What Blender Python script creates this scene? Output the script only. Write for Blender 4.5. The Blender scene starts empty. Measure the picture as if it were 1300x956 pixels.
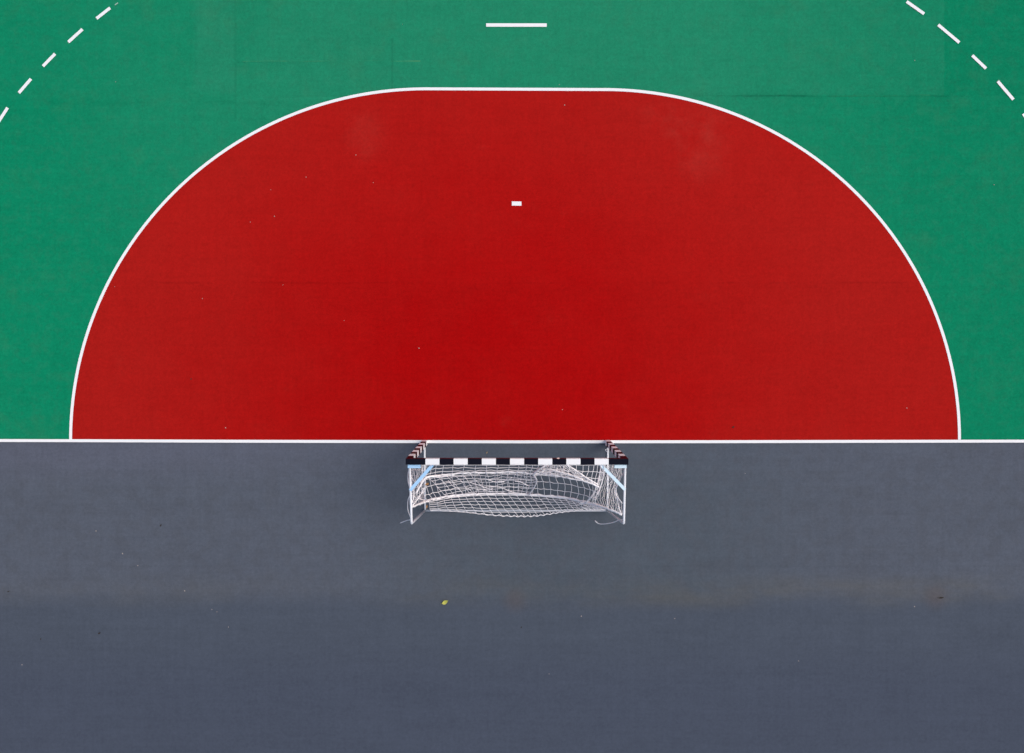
import bpy, math, random
from mathutils import Vector
random.seed(7)
sc = bpy.context.scene
col = sc.collection
R = math.radians

# ------------------------------------------------------------------ materials
class Sh:
    """small node helper"""
    def __init__(s, name, rough=0.8, spec=0.3):
        s.m = bpy.data.materials.new(name); s.m.use_nodes = True
        s.t = s.m.node_tree; s.b = s.t.nodes['Principled BSDF']
        s.b.inputs['Roughness'].default_value = rough
        s.b.inputs['Specular IOR Level'].default_value = spec
        g = s.n('ShaderNodeNewGeometry'); s.pos = g.outputs['Position']
        sp = s.n('ShaderNodeSeparateXYZ'); s.l(s.pos, sp.inputs[0])
        s.x, s.y, s.z = sp.outputs
    def n(s, k): return s.t.nodes.new(k)
    def l(s, a, b): s.t.links.new(a, b)
    def put(s, v, sock):
        if isinstance(v, (int, float)): sock.default_value = v
        elif isinstance(v, tuple): sock.default_value = v + (1,) if len(sock.default_value) == 4 and len(v) == 3 else v
        else: s.l(v, sock)
    def math(s, op, a, b=0.0, c=0.0, clamp=False):
        n = s.n('ShaderNodeMath'); n.operation = op; n.use_clamp = clamp
        for i, v in enumerate((a, b, c)): s.put(v, n.inputs[i])
        return n.outputs[0]
    def noise(s, scale, detail=2, rough=0.5, stretch=None, off=(0, 0, 0), dist=0.0):
        m = s.n('ShaderNodeMapping'); s.l(s.pos, m.inputs[0])
        m.inputs['Location'].default_value = off
        if stretch: m.inputs['Scale'].default_value = stretch
        n = s.n('ShaderNodeTexNoise'); s.l(m.outputs[0], n.inputs['Vector'])
        n.inputs['Scale'].default_value = scale; n.inputs['Detail'].default_value = detail
        n.inputs['Roughness'].default_value = rough; n.inputs['Distortion'].default_value = dist
        return n.outputs['Fac']
    def ss(s, v, lo, hi, a=0.0, b=1.0):
        n = s.n('ShaderNodeMapRange'); n.interpolation_type = 'SMOOTHSTEP'
        s.put(v, n.inputs[0])
        if lo > hi: lo, hi, a, b = hi, lo, b, a
        for i, q in enumerate((lo, hi, a, b)): n.inputs[i + 1].default_value = q
        return n.outputs[0]
    def mul(s, *v):
        r = v[0]
        for q in v[1:]: r = s.math('MULTIPLY', r, q)
        return r
    def add(s, *v):
        r = v[0]
        for q in v[1:]: r = s.math('ADD', r, q)
        return r
    def dev(s, fac, amp): return s.math('MULTIPLY', s.math('SUBTRACT', fac, 0.5), amp)
    def mix(s, f, a, b):
        n = s.n('ShaderNodeMix'); n.data_type = 'RGBA'
        s.put(f, n.inputs[0]); s.put(a, n.inputs[6]); s.put(b, n.inputs[7])
        return n.outputs[2]
    def scale(s, c, v):
        n = s.n('ShaderNodeVectorMath'); n.operation = 'SCALE'
        s.put(c, n.inputs[0]) if not isinstance(c, tuple) else setattr(n.inputs[0], 'default_value', c)
        s.put(v, n.inputs['Scale']); return n.outputs[0]
    def box(s, x0, x1, y0, y1, e=0.03):
        return s.mul(s.ss(s.x, x0 - e, x0 + e), s.ss(s.x, x1 + e, x1 - e), s.ss(s.y, y0 - e, y0 + e), s.ss(s.y, y1 + e, y1 - e))
    def blob(s, x, y, r0, r1):
        dx = s.math('SUBTRACT', s.x, x); dy = s.math('SUBTRACT', s.y, y)
        d = s.math('SQRT', s.add(s.mul(dx, dx), s.mul(dy, dy)))
        return s.ss(d, r1, r0)
    def base(s, c): s.l(c, s.b.inputs['Base Color']); return s.m
    def bump(s, h, strength=0.2, dist=0.002):
        n = s.n('ShaderNodeBump'); n.inputs['Strength'].default_value = strength; n.inputs['Distance'].default_value = dist
        s.l(h, n.inputs['Height']); s.l(n.outputs[0], s.b.inputs['Normal'])

def grain(s, a1=0.16, a2=0.10, a3=0.10, a4=0.08):
    """sand texture of acrylic court paint, from grain to broad patches"""
    v = s.add(1.0, s.dev(s.noise(75, 2, 0.7), a1 * 3.2), s.dev(s.noise(20, 3, 0.65), a2 * 4.2), s.dev(s.noise(8, 3, 0.6, off=(5, 5, 0)), a2 * 1.6),
              s.dev(s.noise(3.2, 4, 0.6), a3 * 2.0), s.dev(s.noise(0.55, 3, 0.5, off=(3, 1, 0)), a4 * 1.5),
              s.dev(s.noise(9, 3, 0.6, (0.09, 1.6, 1)), 0.13), s.dev(s.noise(9, 3, 0.6, (1.6, 0.09, 1), (7, 2, 0)), 0.12))
    return v

def mat_green():
    s = Sh('green_acrylic', 0.9, 0.03)
    muted = s.noise(0.35, 3, 0.55, off=(2, 5, 0))
    near = s.mul(s.blob(-0.2, 6.8, 2.2, 8.5), 0.95)
    f = s.math('ADD', near, s.dev(muted, 0.7), clamp=True)
    # strips of separate paint passes above the seam
    up = s.ss(s.y, 5.76, 5.80)
    p1 = s.mul(s.box(-9, -6.25, 5.79, 30, .05), 0.10)
    p2 = s.mul(s.box(-5.4, -4.72, 5.9, 30, .08), 0.9, s.noise(1.5, 3))
    p3 = s.mul(s.box(7.24, 12, 5.84, 30, .015), -0.45)
    p4 = s.add(s.mul(s.box(1.9, 4.6, 5.84, 30, .03), 0.16), s.mul(s.box(4.6, 7.25, 5.84, 30, .015), 0.34))
    f2 = s.math('ADD', s.add(f, p1, p2, p3, p4), s.mul(s.box(-4.72, 1.9, 6.42, 30, .02), 0.05), clamp=True)
    c = s.mix(f2, (0.003, GA, GBL), (0.0135, GA * 1.03, GBL * 1.12))
    ol = s.noise(1.1, 4, 0.65, off=(11, 4, 0))
    c = s.mix(s.mul(s.ss(ol, 0.52, 0.72), 0.15), c, (0.055, 0.155, 0.075))
    c = s.mix(s.mul(s.ss(s.noise(6, 3, .6, off=(2, 2, 0)), 0.45, 0.65), 0.16), c, (0.03, GA * .92, GBL * 1.1))
    br = s.noise(2.6, 4, 0.7, (0.25, 4, 1))
    def seam(x0, x1, y, w, amp):
        e = s.mul(s.box(x0, x1, y - w, y + w, w), s.ss(br, 0.40, 0.62)); return s.mul(e, amp)
    v = grain(s)
    v = s.add(v, s.ss(s.x, 3.5, 9.5, 0, -.07), s.mul(s.box(7.25, 12, 5.84, 30, .015), -.03), seam(-6.1, -4.75, 5.735, .014, -.26), seam(3.0, 5.2, 5.83, .04, -.10), seam(3.4, 9, 5.83, .016, -.28),  # x ramp darkens the right side: vignetting put into the paint colour
              seam(-4.4, -2.4, 5.79, .016, .20), seam(-4.7, -2.2, 6.40, .018, -.16),  seam(-8, 8, 5.70, .05, -.06),
              s.mul(s.box(-2.09, -2.06, 5.9, 6.8, .008), -.12), s.mul(s.box(-4.74, -4.70, 5.4, 9, .02), -.08))
    c = s.mix(s.mul(s.box(5.3, 7.0, 5.825, 5.85, .012), s.ss(br, .45, .6), 0.30), c, (0.16, 0.26, 0.09))
    c = s.mix(s.mul(s.box(-4.6, -1.6, 6.405, 6.425, .012), s.ss(br, .45, .6), 0.30), c, (0.16, 0.30, 0.11))
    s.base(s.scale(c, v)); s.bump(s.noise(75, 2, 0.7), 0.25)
    return s.m

def mat_red():
    s = Sh('red_acrylic', 0.9, 0.03)
    core = s.add(s.mul(s.blob(-0.6, 0.6, 1.0, 7.0), 0.95), s.dev(s.noise(1.3, 4, .65, off=(6, 3, 0)), 0.5))
    f = s.math('ADD', core, s.dev(s.noise(0.45, 3, 0.5, off=(1, 9, 0)), 0.5), clamp=True)
    c = s.mix(f, (RA * 1.06, 0.0098, 0.0075), (RA * 1.03, 0.0022, 0.0026))
    sm = s.noise(1.6, 4, 0.65, off=(4, 4, 0))
    pale = s.add(s.mul(s.blob(3.1, 5.1, 0.1, 0.9), 0.6), s.mul(s.blob(2.5, 5.45, 0.1, 0.5), 0.35), s.mul(s.blob(-2.6, 5.2, .1, .7), .35),
                 s.mul(s.blob(-0.15, 0.33, 0.02, 0.14), 0.7), s.mul(s.ss(sm, .6, .8), .12))
    c = s.mix(s.mul(pale, s.ss(sm, 0.35, 0.75), 0.22), c, (0.42, 0.10, 0.07))
    v = s.add(grain(s, 0.15, 0.09, 0.07, 0.06),
              s.mul(s.box(-6, 6.6, 2.66, 2.685, .015), s.ss(s.noise(2.2, 4, .7, (.3, 3, 1)), .42, .6), -0.14), s.mul(s.ss(s.y, 2.75, 2.6), -0.03))
    s.base(s.scale(c, v)); s.bump(s.noise(75, 2, 0.7), 0.25)
    return s.m

def mat_asphalt():
    s = Sh('grey_acrylic_asphalt', 0.9, 0.06)
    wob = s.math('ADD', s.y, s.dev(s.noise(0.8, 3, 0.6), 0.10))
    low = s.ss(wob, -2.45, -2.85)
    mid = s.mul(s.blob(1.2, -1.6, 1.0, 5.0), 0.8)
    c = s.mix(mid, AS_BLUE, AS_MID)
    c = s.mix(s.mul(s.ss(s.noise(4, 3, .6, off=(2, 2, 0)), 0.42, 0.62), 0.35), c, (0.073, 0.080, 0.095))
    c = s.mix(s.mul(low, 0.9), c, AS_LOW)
    c = s.mix(s.ss(wob, -3.0, -4.3, 0, 0.75), c, AS_FAR)  # darkens towards the bottom edge, vignetting put into the ground colour
    c = s.mix(s.mul(s.ss(s.y, -0.9, -0.1), s.ss(s.x, 0.5, -7, 0.1, 0.6)), c, AS_TOP)
    # dirt settled in the shallow dip
    band = s.mul(s.ss(wob, -2.95, -2.62), s.ss(wob, -2.15, -2.55))
    dn = s.noise(0.9, 4, 0.65, (0.35, 1.2, 1), (5, 2, 0))
    c = s.mix(s.mul(band, s.ss(dn, 0.38, 0.7), s.ss(s.x, -5, 4, 0.18, 0.42)), c, (0.105, 0.100, 0.082))
    c = s.mix(s.mul(s.blob(7.1, -2.63, .03, .3), 0.3), c, (0.10, 0.072, 0.06))
    c = s.mix(s.mul(s.blob(0.0, -2.68, .03, .3), 0.25), c, (0.11, 0.08, 0.065))
    v = grain(s, 0.15, 0.09, 0.09, 0.08)
    st = s.noise(5, 3, 0.55, (0.06, 1.0, 1), (2, 8, 0))
    v = s.add(v, s.dev(st, 0.10), s.mul(s.box(-9, 9, -2.12, -2.10, .02), s.ss(dn, .4, .6), -.06))
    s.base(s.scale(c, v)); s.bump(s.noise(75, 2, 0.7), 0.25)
    return s.m

def mat_line():
    s = Sh('white_line_paint', 0.75, 0.2)
    v = s.add(1.0, s.dev(s.noise(30, 3, 0.6), 0.10), s.dev(s.noise(2, 3, 0.6), 0.06))
    s.base(s.scale((0.80, 0.80, 0.80), v)); return s.m

def mat_plain(name, c, rough=0.5, spec=0.4, amp=0.10, sc_=14, metal=0.0):
    s = Sh(name, rough, spec)
    v = s.add(1.0, s.dev(s.noise(sc_, 4, 0.6), amp * 2), s.dev(s.noise(sc_ * 6, 2, 0.6), amp))
    s.base(s.scale(c, v)); s.b.inputs['Metallic'].default_value = metal
    return s.m

GA, GBL = 0.205, 0.098
RA = 0.34
AS_BLUE = (0.083, 0.096, 0.121); AS_MID = (0.066, 0.083, 0.101); AS_LOW = (0.063, 0.077, 0.102)
AS_FAR = (0.056, 0.068, 0.096); AS_TOP = (0.100, 0.107, 0.142)
M = dict(green=mat_green(), red=mat_red(), asphalt=mat_asphalt(), line=mat_line(),
         black=mat_plain('black_gloss_paint', (0.005, 0.006, 0.013), 0.7, 0.06),
         white=mat_plain('white_gloss_paint', (0.80, 0.80, 0.80), 0.4, 0.4, 0.03),
         maroon=mat_plain('dark_red_bounce', (0.06, 0.006, 0.009), 0.6, 0.1),  # red court bounce painted on the front faces of black crossbar sections
         tube=mat_plain('white_powder_coat', (0.74, 0.75, 0.78), 0.4, 0.4, 0.04),
         galv=mat_plain('galvanised_steel', (0.50, 0.52, 0.56), 0.45, 0.3, 0.08),
         blue=mat_plain('sky_blue_tint', (0.36, 0.60, 0.86), 0.45, 0.3, 0.05),  # sky reflection on white plastic, painted in as light blue
         pale=mat_plain('pale_sky_tint', (0.60, 0.77, 0.87), 0.45, 0.3, 0.05),  # the same painted sky reflection, weaker on the right side
         net=mat_plain('white_net_cord', (0.92, 0.88, 0.88), 0.9, 0.1, 0.08, 9),
         rope=mat_plain('white_hem_rope', (0.92, 0.89, 0.89), 0.9, 0.1, 0.05, 20),
         leaf=mat_plain('yellow_green_leaf', (0.46, 0.46, 0.10), 0.6, 0.3, 0.25, 40),
         brown=mat_plain('orange_brown_leaf', (0.30, 0.15, 0.055), 0.7, 0.2, 0.25, 40),
         scrap=mat_plain('pale_scrap', (0.62, 0.42, 0.38), 0.8, 0.1, 0.1, 40),
         tan=mat_plain('tan_leaf', (0.26, 0.20, 0.12), 0.8, 0.1, 0.2, 40),
         dark=mat_plain('dark_dry_leaf', (0.030, 0.024, 0.020), 0.8, 0.2, 0.2, 40),
         grit=mat_plain('pale_grit', (0.38, 0.33, 0.29), 0.9, 0.1, 0.15, 60))

# ------------------------------------------------------------------ mesh helpers
class MB:
    def __init__(s): s.v = []; s.f = []; s.mi = []
    def quad(s, pts, mi=0):
        b = len(s.v); s.v += [tuple(p) for p in pts]; s.f.append(tuple(range(b, b + len(pts)))); s.mi.append(mi)
    def box(s, x0, x1, y0, y1, z0, z1, mi=0, bev=0.0):
        p = [(x0, y0, z0), (x1, y0, z0), (x1, y1, z0), (x0, y1, z0), (x0, y0, z1), (x1, y0, z1), (x1, y1, z1), (x0, y1, z1)]
        b = len(s.v); s.v += p
        mm = mi if isinstance(mi, (list, tuple)) else [mi] * 6
        for k, q in enumerate(((0, 3, 2, 1), (4, 5, 6, 7), (0, 1, 5, 4), (1, 2, 6, 5), (2, 3, 7, 6), (3, 0, 4, 7))):
            s.f.append(tuple(b + i for i in q)); s.mi.append(mm[k])
    def tube(s, pts, r, k=6, caps=True, mi=0, rect=None):
        P = [Vector(p) for p in pts]
        if len(P) < 2: return
        T = []
        for i in range(len(P)):
            a = P[max(i - 1, 0)]; c = P[min(i + 1, len(P) - 1)]
            d = (c - a); T.append(d.normalized() if d.length > 1e-9 else Vector((0, 0, 1)))
        up = Vector((0, 0, 1)) if abs(T[0].z) < 0.9 else Vector((0, 1, 0))
        N = (up - T[0] * up.dot(T[0])).normalized(); b = len(s.v)
        for i in range(len(P)):
            N = (N - T[i] * N.dot(T[i])); N = N.normalized() if N.length > 1e-6 else Vector((1, 0, 0))
            B = T[i].cross(N); rr = r[i] if isinstance(r, (list, tuple)) else r
            for j in range(k):
                a = 2 * math.pi * (j + 0.5) / k
                ca, sa = math.cos(a), math.sin(a)
                if rect: q = P[i] + N * (math.copysign(rect[1], ca)) + B * (math.copysign(rect[0], sa))
                else: q = P[i] + N * ca * rr + B * sa * rr
                s.v.append(tuple(q))
        for i in range(len(P) - 1):
            for j in range(k):
                s.f.append((b + i * k + j, b + i * k + (j + 1) % k, b + (i + 1) * k + (j + 1) % k, b + (i + 1) * k + j)); s.mi.append(mi)
        if caps:
            s.f.append(tuple(b + j for j in reversed(range(k)))); s.mi.append(mi)
            e = b + (len(P) - 1) * k; s.f.append(tuple(e + j for j in range(k))); s.mi.append(mi)
    def build(s, name, mats, parent=None, smooth=False, bevel=0.0, origin=None):
        me = bpy.data.meshes.new(name)
        o = Vector(origin) if origin else Vector((0, 0, 0))
        me.from_pydata([tuple(Vector(p) - o) for p in s.v], [], s.f); me.update()
        for m in (mats if isinstance(mats, list) else [mats]): me.materials.append(m)
        for p, i in zip(me.polygons, s.mi): p.material_index = i; p.use_smooth = smooth
        ob = bpy.data.objects.new(name, me); col.objects.link(ob); ob.location = o
        if parent:
            ob.parent = parent; ob.matrix_parent_inverse = parent.matrix_basis.inverted()
        if bevel:
            b = ob.modifiers.new('bevel', 'BEVEL'); b.width = bevel; b.segments = 2; b.limit_method = 'ANGLE'
        return ob

def cr(P, t):
    """Catmull-Rom through the list of tuples P, t in 0..len-1"""
    n = len(P) - 1; i = min(int(t), n - 1); f = t - i
    p1 = Vector(P[i]); p2 = Vector(P[i + 1])
    p0 = Vector(P[i - 1]) if i > 0 else p1 * 2 - p2
    p3 = Vector(P[i + 2]) if i + 2 <= n else p2 * 2 - p1
    return 0.5 * (2 * p1 + (p2 - p0) * f + (2 * p0 - 5 * p1 + 4 * p2 - p3) * f * f + (3 * p1 - p0 - 3 * p2 + p3) * f ** 3)
def smooth_line(P, n): return [cr(P, (len(P) - 1) * i / (n - 1)) for i in range(n)]

# ------------------------------------------------------------------ setting
g = MB(); g.quad([(-300, -300, 0), (300, -300, 0), (300, 300, 0), (-300, 300, 0)])
ground = g.build('ground', M['asphalt']); ground['kind'] = 'structure'
g = MB()
GLY = [(-10.0, 0.014), (-8.70, 0.0125), (-7.3, 0.009), (-4.7, 0.0), (-2.0, -0.006), (0.0, -0.0105), (3.3, -0.008), (6.0, -0.002), (8.6, 0.002), (10.0, 0.004)]
poly = [(x, y, 0.004) for x, y in GLY] + [(10, 40, 0.004), (-10, 40, 0.004)]
g.quad(poly)
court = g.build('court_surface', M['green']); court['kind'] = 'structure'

RX, RY, LC, RC, BY = 5.997, 5.917, -1.501, 1.498, 0.027     # painted goal area: two quarter arcs joined by a straight
def arc(rx, ry, n=96):
    pts = []
    def top(x, y):      # the straight top of the outline, very slightly sloping
        t = BY + ry
        return (x, max(y, t - 0.012 * max(0, x - 0.4) - 0.115 * max(0, x - 1.7) ** 1.6 - 0.019 * max(0, (-0.4 - x) / 1.58) ** 2) if -1.98 < x < 2.6 else y)
    for i in range(n + 1):
        a = math.pi - math.pi / 2 * i / n; pts.append(top(LC + rx * math.cos(a), BY + ry * math.sin(a)))
    for i in range(n + 1):
        a = math.pi / 2 - math.pi / 2 * i / n; pts.append(top(RC + rx * math.cos(a), BY + ry * math.sin(a) - 0.012 * math.sin(a)))
    return pts
def strip(inner, outer, z, name, m, parent):
    g = MB()
    for i in range(len(inner) - 1):
        g.quad([(*inner[i], z), (*inner[i + 1], z), (*outer[i + 1], z), (*outer[i], z)])
    return g.build(name, m, parent)
g = MB()
ap = arc(RX, RY); gl = [(x, y) for x, y in GLY if -7.45 < x < 7.45]
fan = [(-7.495, 0.010)] + ap + [(7.49, 0.0)] + list(reversed(gl))
g.quad([(x, y, 0.008) for x, y in reversed(fan)])
red = g.build('goal_area', M['red'], court); red['label'] = 'red painted goal area in the shape of a flattened semicircle'
hw = 0.0245
o_ = strip(arc(RX - hw, RY - hw), arc(RX + hw, RY + hw), 0.012, 'goal_area_line', M['line'], court)
o_['label'] = 'curved white line around the red goal area'
o_ = strip([(x, y - hw) for x, y in GLY], [(x, y + hw) for x, y in GLY], 0.016, 'goal_line', M['line'], court)
o_['label'] = 'long straight white goal line between court and grey asphalt'
def bar(p, q, w, name, m, parent, z=0.012):
    p = Vector((*p, z)); q = Vector((*q, z)); d = (q - p).normalized(); n = Vector((-d.y, d.x, 0)) * w / 2
    g = MB(); g.quad([p - n, q - n, q + n, p + n]); return g.build(name, m, parent)
o_ = bar((-0.490, 7.020), (0.533, 7.019), 0.058, 'seven_metre_line', M['line'], court); o_['label'] = 'short white penalty line beyond the red goal area'
o_ = bar((-0.056, 4.009), (0.107, 4.008), 0.070, 'goalkeeper_line', M['line'], court); o_['label'] = 'tiny white goalkeeper mark inside the red goal area'
dash = [((-8.776, 5.293), (-8.561, 5.625)), ((-8.371, 5.875), (-8.167, 6.112)), ((-7.965, 6.325), (-7.760, 6.535)), ((-7.537, 6.732), (-7.298, 6.950)), ((-7.061, 7.130), (-6.832, 7.309)),
        ((6.604, 7.416), (6.899, 7.209)), ((7.136, 7.024), (7.492, 6.724)), ((7.710, 6.508), (7.942, 6.287)), ((8.141, 6.072), (8.404, 5.763)), ((8.572, 5.524), (8.777, 5.213))]
# the same dashed nine metre line continued beyond the picture
for k in range(7):
    a0 = R(119 - 4.0 * k)
    p = (LC + 9.0 * math.cos(a0), 9.0 * math.sin(a0)); q = (LC + 9.0 * math.cos(a0 - .033), 9.0 * math.sin(a0 - .033)); dash.append((p, q))
    dash.append(((RC + .01 - (p[0] - LC), p[1]), (RC + .01 - (q[0] - LC), q[1])))
for k in range(7): dash.append(((-1.35 + k * 0.42, 9.0), (-1.13 + k * 0.42, 9.0)))
for p, q in dash:
    o_ = bar(p, q, 0.052, 'free_throw_dash', M['line'], court); o_['label'] = 'white dash of the broken free throw line on green'
o_ = bar((-6.752, 7.357), (-6.697, 7.396), 0.02, 'worn_dash', mat_plain('worn_white_paint', (0.25, 0.42, 0.33), .8, .1), court); o_['label'] = 'faint worn remnant of a dash at the upper left'
for sx in (-1, 1): bar((sx * 9.97, 0.03), (sx * 9.97, 40), 0.05, 'sideline', M['line'], court)
bar((-9.94, 20), (9.94, 20), 0.05, 'centre_line', M['line'], court)

# ------------------------------------------------------------------ handball goal
gx = 0.0185
goal = bpy.data.objects.new('handball_goal', None); col.objects.link(goal); goal.location = (gx, -0.02, 0.0)
goal['label'] = 'free-standing handball goal with black and white striped crossbar, chevron posts and slack white net'
goal['category'] = 'handball goal'
bpy.context.view_layer.update()
Y0, Y1 = -0.064, 0.020
def post(side):
    g = MB(); xi, xo = gx + side * 1.5, gx + side * 1.58
    a, b = min(xi, xo), max(xi, xo)
    zs = [0.017] + [0.2 * i for i in range(1, 10)] + [1.998]
    for i in range(10):
        dk = (i % 2 == 1)
        z0, z1 = zs[i], zs[i + 1]
        g.box(a, b, Y0, Y1, z0, z1, 1 if dk else 0)
    ob = g.build('post', [M['postwhite'], M['postdark']], goal)
    ob['label'] = ('left' if side < 0 else 'right') + ' post in white and black stripes, the black painted with red court bounce'
    return ob
M['postwhite'] = mat_plain('post_white_paint', (0.93, 0.92, 0.92), 0.5, 0.3, 0.03)
M['postdark'] = mat_plain('post_dark_paint', (0.035, 0.003, 0.007), 0.6, 0.12)  # black stripes with the red court's bounce put into their colour
pl = post(-1); pr = post(1)
g = MB(); xs = [-1.58, -1.30] + [-1.30 + 0.2 * i for i in range(1, 13)] + [1.30, 1.58]
for i in range(len(xs) - 1):
    g.box(gx + xs[i], gx + xs[i + 1], Y0, Y1, 2.0, 2.08, [1, 1, 1, 1, 2, 1] if i % 2 == 0 else 0)
g.build('crossbar', [M['white'], M['black'], M['maroon']], goal)

def tube_obj(name, pts, r, m, k=12, rect=None, label=None, sm=True):
    g = MB(); g.tube(pts, r, 4 if rect else k, rect=rect)
    o = g.build(name, m, goal, smooth=sm and not rect)
    if label: o['label'] = label
    return o
LT0 = (-1.511, -0.100, 2.000); LT1 = (-1.495, -0.928, 1.950); RT0 = (1.563, -0.100, 2.000); RT1 = (1.552, -0.928, 1.950)
LB = (-1.519, -1.166, 0.019); RB = (1.554, -1.166, 0.019)
LF = (gx - 1.545, -0.07, 0.019); RF = (gx + 1.545, -0.07, 0.019)
def bend(a, b, c, r=0.06, n=7):
    a, b, c = Vector(a), Vector(b), Vector(c); p = b + (a - b).normalized() * r; q = b + (c - b).normalized() * r
    return [(p * (1 - t) ** 2 + b * 2 * t * (1 - t) + q * t * t) for t in [i / (n - 1) for i in range(n)]]
for a, b, c, m in ((LT0, LT1, LB, 'tube'), (RT0, RT1, RB, 'tube')):
    bb = bend(a, b, c, 0.05)
    tube_obj('support_arm', [a] + bb[:4], 0.017, M[m])
    tube_obj('rear_leg', bb[3:] + [c], 0.019, M['tube'])
tube_obj('ground_bar', [LF, LB], 0.017, M['tube']); tube_obj('ground_bar', [RF, RB], 0.017, M['tube'])
tube_obj('rear_bar', [Vector(LB) + Vector((0.0, -.004, 0)), Vector(RB) + Vector((0, -.004, 0))], 0.017, M['galv'])
tube_obj('corner_brace', [(-1.182, -0.074, 1.985), (-1.509, -0.446, 1.985)], 0, M['blue'], rect=(0.023, 0.012), label='white brace with a painted light blue sky tint at the left corner')
tube_obj('corner_brace', [(1.211, -0.074, 1.985), (1.563, -0.435, 1.985)], 0, M['pale'], rect=(0.022, 0.012), label='white brace with a painted pale blue sky tint at the right corner')
tube_obj('bracket', [(-1.538, -0.097, 2.020), (-1.356, -0.097, 2.020)], 0, M['blue'], rect=(0.024, 0.012))
tube_obj('bracket', [(1.407, -0.097, 2.020), (1.580, -0.097, 2.020)], 0, M['pale'], rect=(0.024, 0.012))

# --- net
def sheet(mb, ctrl, nr, nc, r=0.0044, jit=0.010, sub=2, rows=True, cols=True, skip_edge=()):
    nR, nC = len(ctrl), len(ctrl[0])
    RR, CC = (nr - 1) * sub + 1, (nc - 1) * sub + 1
    colc = [smooth_line([ctrl[i][j] for i in range(nR)], RR) for j in range(nC)]
    grid = [smooth_line([tuple(colc[j][i]) for j in range(nC)], CC) for i in range(RR)]
    for i in range(0, RR):
        for j in range(0, CC):
            k = jit if (i % sub == 0 and j % sub == 0) else jit * 0.5
            if i in (0, RR - 1): k *= 0.4
            grid[i][j] += Vector((random.uniform(-k, k), random.uniform(-k, k), random.uniform(-k, k)))
    if rows:
        for i in range(0, RR, sub): mb.tube(grid[i], r, 4, caps=False)
    if cols:
        for j in range(0, CC, sub): mb.tube([grid[i][j] for i in range(RR)], r, 4, caps=False)
    return grid

# control points of the top panel: crossbar, three slack rows, first hem rope, slack middle, second hem rope
netA = [
 [(-1.332, -0.078, 2.030), (-1.063, -0.078, 2.030), (-0.502, -0.078, 2.030), (0.059, -0.078, 2.030), (0.396, -0.078, 2.030), (0.732, -0.078, 2.030), (1.069, -0.078, 2.030), (1.271, -0.078, 2.030)],
 [(-1.337, -0.158, 1.990), (-1.079, -0.143, 1.920), (-0.513, -0.137, 1.900), (0.061, -0.137, 1.900), (0.389, -0.143, 1.910), (0.726, -0.161, 1.970), (1.057, -0.176, 1.990), (1.263, -0.190, 2.000)],
 [(-1.352, -0.242, 1.960), (-1.094, -0.209, 1.820), (-0.523, -0.194, 1.800), (0.050, -0.192, 1.800), (0.370, -0.208, 1.830), (0.706, -0.230, 1.930), (1.042, -0.265, 1.960), (1.245, -0.297, 1.970)],
 [(-1.365, -0.325, 1.940), (-1.115, -0.301, 1.720), (-0.529, -0.270, 1.660), (0.040, -0.266, 1.650), (0.364, -0.286, 1.680), (0.738, -0.300, 1.800), (1.058, -0.351, 1.920), (1.213, -0.425, 1.950)],
 [(-1.353, -0.444, 1.850), (-1.116, -0.449, 1.450), (-0.544, -0.423, 1.300), (0.055, -0.421, 1.280), (0.401, -0.450, 1.320), (0.794, -0.452, 1.500), (1.098, -0.486, 1.750), (1.202, -0.535, 1.850)],
 [(-1.342, -0.587, 1.650), (-1.101, -0.600, 1.220), (-0.545, -0.592, 0.980), (0.070, -0.597, 0.950), (0.425, -0.615, 1.020), (0.815, -0.619, 1.220), (1.118, -0.630, 1.550), (1.167, -0.647, 1.750)],
 [(-1.331, -0.777, 1.210), (-1.079, -0.779, 0.910), (-0.557, -0.779, 0.690), (0.073, -0.779, 0.690), (0.447, -0.779, 0.790), (0.806, -0.778, 1.000), (1.116, -0.780, 1.340), (1.217, -0.781, 1.500)]]
# second layer that bags between the two hem ropes
netC = [
 [(-1.255, -0.334, 1.700), (-0.956, -0.291, 1.680), (-0.656, -0.277, 1.660), (-0.355, -0.275, 1.640), (-0.053, -0.271, 1.630), (0.156, -0.277, 1.660), (0.259, -0.290, 1.720)],
 [(-1.206, -0.440, 1.500), (-0.904, -0.390, 1.450), (-0.634, -0.376, 1.400), (-0.338, -0.382, 1.380), (-0.101, -0.353, 1.380), (0.148, -0.384, 1.420), (0.312, -0.375, 1.500)],
 [(-1.166, -0.549, 1.300), (-0.846, -0.498, 1.250), (-0.609, -0.475, 1.180), (-0.344, -0.497, 1.130), (-0.114, -0.458, 1.130), (0.141, -0.489, 1.160), (0.332, -0.476, 1.240)],
 [(-1.124, -0.660, 1.100), (-0.812, -0.611, 1.040), (-0.594, -0.588, 0.970), (-0.337, -0.616, 0.920), (-0.102, -0.572, 0.920), (0.107, -0.585, 0.950), (0.315, -0.590, 1.020)],
 [(-1.079, -0.751, 0.920), (-0.762, -0.724, 0.840), (-0.578, -0.699, 0.780), (-0.341, -0.715, 0.760), (-0.091, -0.687, 0.760), (0.097, -0.691, 0.780), (0.276, -0.697, 0.850)],
 [(-1.023, -0.799, 0.840), (-0.719, -0.792, 0.720), (-0.557, -0.787, 0.680), (-0.330, -0.783, 0.670), (-0.078, -0.783, 0.670), (0.086, -0.784, 0.680), (0.223, -0.788, 0.720)]]
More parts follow.
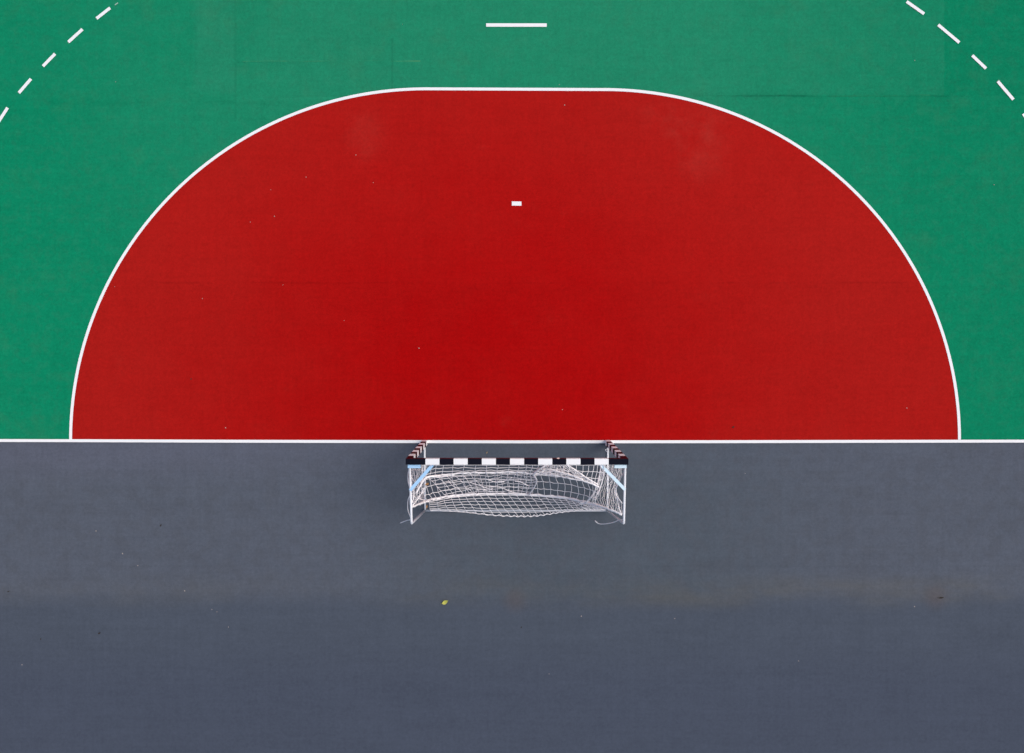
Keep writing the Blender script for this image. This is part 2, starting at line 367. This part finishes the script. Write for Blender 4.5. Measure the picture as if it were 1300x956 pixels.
# part of that layer snagged up on the back of the crossbar
netH = [
 [(0.463, -0.080, 2.040), (0.541, -0.080, 2.040), (0.620, -0.080, 2.040), (0.687, -0.080, 2.040), (0.743, -0.080, 2.040)],
 [(0.398, -0.137, 1.980), (0.523, -0.142, 1.950), (0.670, -0.159, 1.950), (0.792, -0.171, 1.980), (0.858, -0.162, 2.000)],
 [(0.334, -0.214, 1.860), (0.518, -0.223, 1.840), (0.733, -0.244, 1.870), (0.932, -0.276, 1.930), (1.019, -0.280, 1.970)],
 [(0.281, -0.288, 1.730), (0.512, -0.301, 1.720), (0.770, -0.321, 1.820), (1.035, -0.362, 1.920), (1.213, -0.425, 1.950)]]
# back panel from the second hem rope down to the ground
netB = [
 [(-1.320, -0.776, 1.200), (-0.985, -0.779, 0.850), (-0.619, -0.780, 0.700), (-0.242, -0.779, 0.670), (0.136, -0.781, 0.700), (0.508, -0.778, 0.820), (0.829, -0.777, 1.030), (1.104, -0.780, 1.340), (1.319, -0.782, 1.630)],
 [(-1.358, -0.902, 0.850), (-0.973, -0.905, 0.600), (-0.565, -0.917, 0.480), (-0.169, -0.925, 0.450), (0.210, -0.918, 0.480), (0.576, -0.907, 0.570), (0.902, -0.901, 0.720), (1.183, -0.906, 0.920), (1.383, -0.907, 1.100)],
 [(-1.395, -1.039, 0.450), (-0.948, -1.054, 0.320), (-0.497, -1.085, 0.240), (-0.079, -1.096, 0.220), (0.299, -1.091, 0.240), (0.662, -1.059, 0.300), (0.978, -1.031, 0.400), (1.253, -1.038, 0.480), (1.456, -1.040, 0.550)],
 [(-1.417, -1.164, 0.050), (-0.914, -1.183, 0.050), (-0.424, -1.239, 0.035), (0.013, -1.260, 0.030), (0.385, -1.250, 0.030), (0.742, -1.196, 0.040), (1.073, -1.163, 0.050), (1.325, -1.159, 0.050), (1.523, -1.159, 0.050)]]
# side panels between support arm and ground bar
netL = [
 [(-1.512, -0.103, 1.980), (-1.511, -0.240, 1.970), (-1.508, -0.376, 1.970), (-1.505, -0.536, 1.960), (-1.500, -0.719, 1.950)],
 [(-1.494, -0.173, 1.550), (-1.488, -0.323, 1.500), (-1.471, -0.464, 1.500), (-1.476, -0.628, 1.500), (-1.481, -0.766, 1.600)],
 [(-1.477, -0.250, 1.000), (-1.465, -0.398, 1.000), (-1.452, -0.545, 1.000), (-1.465, -0.717, 1.000), (-1.453, -0.828, 1.200)],
 [(-1.509, -0.389, 0.060), (-1.497, -0.550, 0.050), (-1.489, -0.707, 0.060), (-1.507, -0.875, 0.080), (-1.402, -0.855, 0.900)]]
netR = [
 [(1.559, -0.103, 1.980), (1.558, -0.218, 1.970), (1.525, -0.332, 1.900), (1.475, -0.501, 1.850), (1.532, -0.655, 1.930), (1.546, -0.809, 1.950)],
 [(1.540, -0.173, 1.550), (1.534, -0.290, 1.550), (1.505, -0.408, 1.550), (1.464, -0.581, 1.500), (1.486, -0.725, 1.600), (1.491, -0.842, 1.650)],
 [(1.530, -0.257, 1.000), (1.518, -0.385, 1.000), (1.494, -0.520, 1.000), (1.445, -0.680, 1.000), (1.438, -0.808, 1.150), (1.449, -0.901, 1.250)],
 [(1.532, -0.364, 0.300), (1.506, -0.493, 0.300), (1.461, -0.640, 0.350), (1.403, -0.799, 0.400), (1.331, -0.878, 0.700), (1.370, -0.947, 0.900)],
 [(1.490, -0.404, 0.050), (1.444, -0.536, 0.050), (1.410, -0.694, 0.060), (1.346, -0.858, 0.100), (1.187, -0.932, 0.500), (1.067, -0.867, 1.100)]]
mb = MB()
sheet(mb, netA, 7, 27); sheet(mb, netB, 7, 27)
net = mb.build('net', M['net'], goal, smooth=True); net['label'] = 'slack white square-mesh net sagging behind the crossbar'
def sub(name, mbx, m='net'):
    o = mbx.build(name, M[m], goal, smooth=True); o.parent = net; o.matrix_parent_inverse = net.matrix_world.inverted() if False else goal.matrix_basis.inverted(); return o
mb = MB(); sheet(mb, netC, 8, 16, jit=0.010); sheet(mb, netH, 7, 13, jit=0.014)
# slack loops tangled between the two hem ropes
for k in range(11):
    t = random.random() ** 1.3; x0 = -1.05 + 1.15 * t; y0 = random.uniform(-.36, -.70)
    zz = lambda y: 1.66 + (y + .28) * 1.9
    x1 = x0 + random.uniform(.10, .34); y1 = y0 + random.uniform(-.22, .12); y1 = max(-.76, min(-.30, y1))
    mid = ((x0 + x1) / 2 + random.uniform(-.04, .04), (y0 + y1) / 2 + random.uniform(-.05, .05))
    P = smooth_line([(x0, y0, zz(y0)), (*mid, zz(mid[1]) - .03), (x1, y1, zz(y1))], 10)
    mb.tube(P, random.choice((.0046, .0052, .0065)), 4)
c_ = sub('catch_net', mb)
mb = MB(); sheet(mb, netL, 15, 8, r=0.0034, jit=0.016); sl = sub('side_net', mb)
mb = MB(); sheet(mb, netR, 17, 9, r=0.0036, jit=0.016); sr = sub('side_net', mb)
def rope(pts, n, r, amp=0.006):
    g = MB(); P = smooth_line(pts, n)
    P = [p + Vector((0, random.uniform(-amp, amp), random.uniform(-amp, amp))) for p in P]
    g.tube(P, [r * random.uniform(0.8, 1.25) for _ in P], 6); return g
ra = [(-1.442, -0.406, 1.960), (-1.367, -0.332, 1.930), (-1.256, -0.310, 1.800), (-1.114, -0.297, 1.730), (-0.805, -0.275, 1.690), (-0.528, -0.266, 1.670), (-0.227, -0.262, 1.660), (0.040, -0.262, 1.660), (0.363, -0.282, 1.690), (0.568, -0.288, 1.750), (0.770, -0.315, 1.820), (1.034, -0.356, 1.930), (1.212, -0.427, 1.960)]
rb = [(-1.487, -0.716, 1.960), (-1.429, -0.738, 1.700), (-1.330, -0.772, 1.220), (-1.079, -0.775, 0.920), (-0.804, -0.775, 0.760), (-0.556, -0.775, 0.700), (-0.242, -0.773, 0.680), (0.073, -0.775, 0.700), (0.446, -0.774, 0.800), (0.806, -0.774, 1.010), (1.114, -0.773, 1.360), (1.276, -0.772, 1.600), (1.391, -0.783, 1.800), (1.539, -0.818, 1.960)]
sub('hem_rope', rope(ra, 90, 0.0125), 'rope'); sub('hem_rope', rope(rb, 100, 0.0165), 'rope')
g = MB()
for pts, r in (([(-1.416, -0.525, 1.900), (-1.347, -0.400, 1.900), (-1.268, -0.298, 1.900), (-1.084, -0.287, 1.800)], .016),
               ([(-1.474, -0.683, 1.800), (-1.405, -0.611, 1.700), (-1.324, -0.550, 1.600)], .007), ([(-1.484, -0.718, 1.900), (-1.393, -0.614, 1.800), (-1.313, -0.476, 1.800)], .008),
               ([(-1.489, -0.696, 1.950), (-1.450, -0.571, 1.900), (-1.472, -0.412, 1.900), (-1.500, -0.244, 1.950)], .007), ([(-1.484, -0.729, 1.900), (-1.394, -0.758, 1.500), (-1.284, -0.773, 1.200)], .014),
               ([(-1.489, -0.538, 1.950), (-1.429, -0.634, 1.700), (-1.346, -0.752, 1.300)], .007), ([(-1.503, -0.252, 1.970), (-1.462, -0.362, 1.800), (-1.417, -0.515, 1.600)], .006),
               ([(-1.189, -0.297, 1.780), (-1.140, -0.328, 1.700), (-1.026, -0.320, 1.680), (-0.887, -0.297, 1.680)], .011)):
    P = smooth_line(pts, 14); g.tube(P, [r * random.uniform(.7, 1.2) for _ in P], 5)
sub('gathered_net', g)
g = MB()
for pts, r in (([(1.253, -0.116, 1.900), (1.236, -0.261, 1.850), (1.207, -0.408, 1.800), (1.160, -0.608, 1.600), (1.062, -0.779, 1.400)], .010), ([(1.335, -0.165, 1.600), (1.323, -0.346, 1.500), (1.300, -0.530, 1.400), (1.217, -0.696, 1.400)], .007),
               ([(0.732, -0.082, 2.040), (0.858, -0.163, 2.000), (1.019, -0.280, 1.970), (1.201, -0.389, 1.960)], .008), ([(0.463, -0.082, 2.040), (0.387, -0.148, 1.980), (0.280, -0.271, 1.760), (0.339, -0.423, 1.400), (0.318, -0.575, 1.100), (0.235, -0.778, 0.760)], .0095),
               ([(1.000, -0.788, 1.300), (1.134, -0.779, 1.400), (1.253, -0.766, 1.600), (1.391, -0.786, 1.800)], .012), ([(1.503, -0.338, 1.900), (1.463, -0.522, 1.860), (1.511, -0.612, 1.920), (1.552, -0.662, 1.950)], .007),
               ([(1.474, -0.533, 1.860), (1.503, -0.718, 1.900), (1.541, -0.820, 1.950)], .007), ([(0.408, -0.269, 1.740), (0.586, -0.217, 1.840), (0.766, -0.256, 1.880), (0.989, -0.321, 1.930)], .012),
               ([(0.382, -0.221, 1.820), (0.515, -0.184, 1.900), (0.696, -0.224, 1.900), (0.910, -0.281, 1.930)], .008)):
    P = smooth_line(pts, 18); r *= 1.25; g.tube(P, [r * random.uniform(.7, 1.2) for _ in P], 5)
sub('gathered_net', g)
# scalloped lower edge
g = MB(); bot = smooth_line(netB[-1], 27 * 8)
bot = [p + Vector((0, -abs(math.sin(i * math.pi / 8)) * 0.034 * (0.4 + 0.6 * math.sin(math.pi * i / 216) ** 2), 0.004)) for i, p in enumerate(bot)]
g.tube(bot, 0.0065, 4); sub('lower_hem', g)
# loose cords
tube_obj('loose_cord', smooth_line([(-1.523, -0.888, 1.900), (-1.589, -0.932, 1.750), (-1.662, -0.986, 1.600), (-1.723, -1.028, 1.500)], 12), 0.007, M['rope'], 6, label='short loose cord end sticking out left')
tube_obj('loose_cord', smooth_line([(-1.501, -0.491, 1.960), (-1.563, -0.614, 1.800), (-1.577, -0.751, 1.750), (-1.540, -0.820, 1.850), (-1.500, -0.866, 1.950)], 20), 0.006, M['rope'], 6, label='loose cord looping outside the left support arm')
tube_obj('loose_cord', smooth_line([(1.559, -0.877, 1.900), (1.521, -0.966, 1.600), (1.467, -1.071, 1.300), (1.371, -1.137, 1.100), (1.297, -1.156, 1.000), (1.247, -1.124, 0.950)], 24), 0.007, M['rope'], 6, label='long curled cord hanging from the right support arm')
tube_obj('loose_cord', smooth_line([(-1.523, -0.123, 2.000), (-1.552, -0.230, 1.900), (-1.550, -0.343, 1.900), (-1.515, -0.434, 1.960)], 16), 0.006, M['rope'], 6, label='cord along the front of the left support arm')
def hook(c):
    c = Vector(c); P = [c + Vector((math.cos(a) * .018, math.sin(a) * .018, 0)) for a in [2 * math.pi * i / 12 for i in range(13)]]
    return tube_obj('net_hook', P, 0.006, M['white'], 5)
hook((1.436, -0.026, 0.900)); hook((1.528, -0.022, 0.250))

# ------------------------------------------------------------------ small loose things
def thing(o, label, cat, group=None):
    o['label'] = label; o['category'] = cat
    if group: o['group'] = group
    return o
def leaf(name, at, L, Wd, rz, m, curl=0.5, z=0.018, stalk=True):
    g = MB(); n = 7; rows = []
    for i in range(n):
        t = i / (n - 1); w = Wd * math.sin(math.pi * min(1, t * 0.93 + 0.05)) ** 0.8 * (1.15 - 0.5 * t)
        x = (t - 0.5) * L; zz = curl * L * (t - 0.45) ** 2
        rows.append([(x, -w / 2, zz + curl * w * 0.35), (x, 0, zz), (x, w / 2 * 0.9, zz + curl * w * 0.45)])
    for i in range(n - 1):
        for j in range(2): g.quad([rows[i][j], rows[i + 1][j], rows[i + 1][j + 1], rows[i][j + 1]])
    if stalk: g.tube([(-L * .5, 0, curl * L * .2), (-L * .68, L * .05, curl * L * .1), (-L * .8, L * .1, 0.002)], 0.0025, 5)
    o = g.build(name, m, smooth=True); o.location = (at[0], at[1], z); o.rotation_euler = (0, 0, R(rz)); return o
thing(leaf('fallen_leaf', (-1.178, -2.710), 0.11, 0.075, 30, M['leaf'], 0.7, 0.006), 'yellow-green curled leaf lying alone on the grey asphalt', 'leaf')
thing(leaf('fallen_leaf', (-0.475, -0.189), 0.038, 0.024, 70, M['tan'], 0.4, 0.006), 'tiny tan leaf on the asphalt between goal line and crossbar', 'leaf')
def caught(p, rz, lab, s=1.0, m=None):
    o = leaf('caught_leaf', p[:2], 0.055 * s, 0.036 * s, rz, m or M['brown'], 0.5, p[2]); return thing(o, lab, 'leaf')
caught((-1.267, -0.360, 1.950), 25, 'orange-brown leaf caught in the net beside the left blue-tinted brace', 1.1)
caught((-1.357, -0.843, 1.200), 80, 'small orange-brown leaf caught in the net by the rear left corner', 0.9)
caught((0.606, 0.029, 2.082), 5, 'pinkish brown scrap lying on top of the crossbar', 0.7, M['scrap'])
thing(leaf('twig_fragment', (7.194, -2.641), 0.085, 0.03, 8, M['dark'], 0.15, 0.006), 'dark dry leaf scrap on the rust-stained patch at right', 'leaf scrap')
darks = [((-7.014, -3.239), .05, 20, 'dark leaf scrap on the asphalt at lower left, larger of the pair'), ((-5.980, -1.420), .045, 60, 'dark leaf scrap on the asphalt nearest below the goal line at left'),
         ((-8.550, -2.537), .035, 10, 'dark leaf scrap on the asphalt at the left edge of the photo'), ((-8.005, -3.338), .035, 80, 'dark leaf scrap on the asphalt in the lower left corner'),
         ((3.681, 0.240), .045, 30, 'dark leaf scrap on the red goal area just above the goal line'), ((0.107, -3.138), .035, 50, 'dark leaf scrap on the asphalt below the middle of the goal'),
         ((-5.465, 1.051), .03, 50, 'dark leaf scrap on the red goal area at left')]
for p, L, rz, lab in darks: thing(leaf('leaf_scrap', p, L, L * .55, rz, M['dark'], 0.3, 0.012 if p[1] > 0 else 0.006, False), lab, 'leaf scrap')
def pebble_mesh():
    g = MB(); n = 7; ring = []
    for z, r in ((0, .8), (.5, 1), (1, .55)): ring.append([(math.cos(2 * math.pi * i / n) * r * random.uniform(.75, 1.2), math.sin(2 * math.pi * i / n) * r * random.uniform(.75, 1.2), z) for i in range(n)])
    for k in range(2):
        for i in range(n): g.quad([ring[k][i], ring[k][(i + 1) % n], ring[k + 1][(i + 1) % n], ring[k + 1][i]])
    g.quad(ring[2]); return g
proto = pebble_mesh().build('grit_speck', M['grit'], smooth=True)
onred = [(-4.122, 4.242), (-4.061, 3.794), (-3.528, 4.455), (-2.686, 4.827), (-3.917, 2.637), (-5.279, 2.407), (-2.885, 2.035), (-4.885, 0.226), (-2.393, 4.362), (-4.468, 3.697), (-1.622, 1.569), (6.607, 0.559), (0.833, 5.670), (0.798, 0.532), (-6.755, 2.607)]
ongrey = [(-6.626, -1.897), (-6.369, -2.101), (-5.119, -2.842), (-5.034, -2.881), (-4.840, -3.138), (-5.578, -2.526), (-8.324, -3.776), (1.117, -2.955), (2.694, -2.992), (0.572, -3.929), (4.785, -3.710), (3.883, -0.545), (-7.074, -1.516), (6.742, -2.792)]
ongreen = [(8.079, 4.327), (0.745, 6.016), (-1.901, 7.035), (6.742, 6.423), (-6.742, 6.064)]
first = True
for lst, lab, grp, z in ((onred, 'tiny pale speck of grit on the red goal area', 'grit specks on the red goal area', .008), (ongrey, 'tiny pale speck of grit on the grey asphalt', 'grit specks on the grey asphalt', 0.0),
                         (ongreen, 'tiny pale speck of grit on the green court', 'grit specks on the green court', .004)):
    for p in lst:
        o = proto if first else proto.copy()
        if not first: col.objects.link(o)
        first = False
        k = random.uniform(.0045, .009); o.location = (p[0], p[1], z); o.scale = (k * random.uniform(.9, 1.5), k, k * .7); o.rotation_euler = (0, 0, random.uniform(0, 6))
        thing(o, lab, 'grit', grp)

# ------------------------------------------------------------------ light
SUN_EL, SUN_AZ = 58, 70          # azimuth clockwise from +Y
w = bpy.data.worlds.new('World'); sc.world = w; w.use_nodes = True
sky = w.node_tree.nodes.new('ShaderNodeTexSky'); sky.sky_type = 'NISHITA'; sky.sun_disc = False
sky.sun_elevation = R(SUN_EL); sky.sun_rotation = R(SUN_AZ); sky.air_density = 1.0; sky.dust_density = 4.0; sky.ozone_density = 1.0
bg = w.node_tree.nodes['Background']; w.node_tree.links.new(sky.outputs[0], bg.inputs[0]); bg.inputs[1].default_value = 0.15
sd = bpy.data.lights.new('sun', 'SUN'); sd.energy = 1.4; sd.angle = R(28); sd.color = (1.0, 0.95, 0.88)
so = bpy.data.objects.new('sun', sd); col.objects.link(so)
d = Vector((math.sin(R(SUN_AZ)) * math.cos(R(SUN_EL)), math.cos(R(SUN_AZ)) * math.cos(R(SUN_EL)), math.sin(R(SUN_EL))))
so.rotation_euler = d.to_track_quat('Z', 'Y').to_euler(); so.location = (12, 5, 20)

# ------------------------------------------------------------------ camera: drone looking straight down
cd = bpy.data.cameras.new('camera'); cam = bpy.data.objects.new('camera', cd); col.objects.link(cam)
cam.location = (-0.053, 1.689, 13.0); cam.rotation_euler = (0, 0, 0)
cd.sensor_width = 36; cd.lens = 977.6 / 1300 * 36; cd.shift_y = -45 / 1300; cd.clip_end = 2000
sc.camera = cam
sc.view_settings.view_transform = 'Standard'; sc.view_settings.look = 'None'; sc.view_settings.exposure = 0
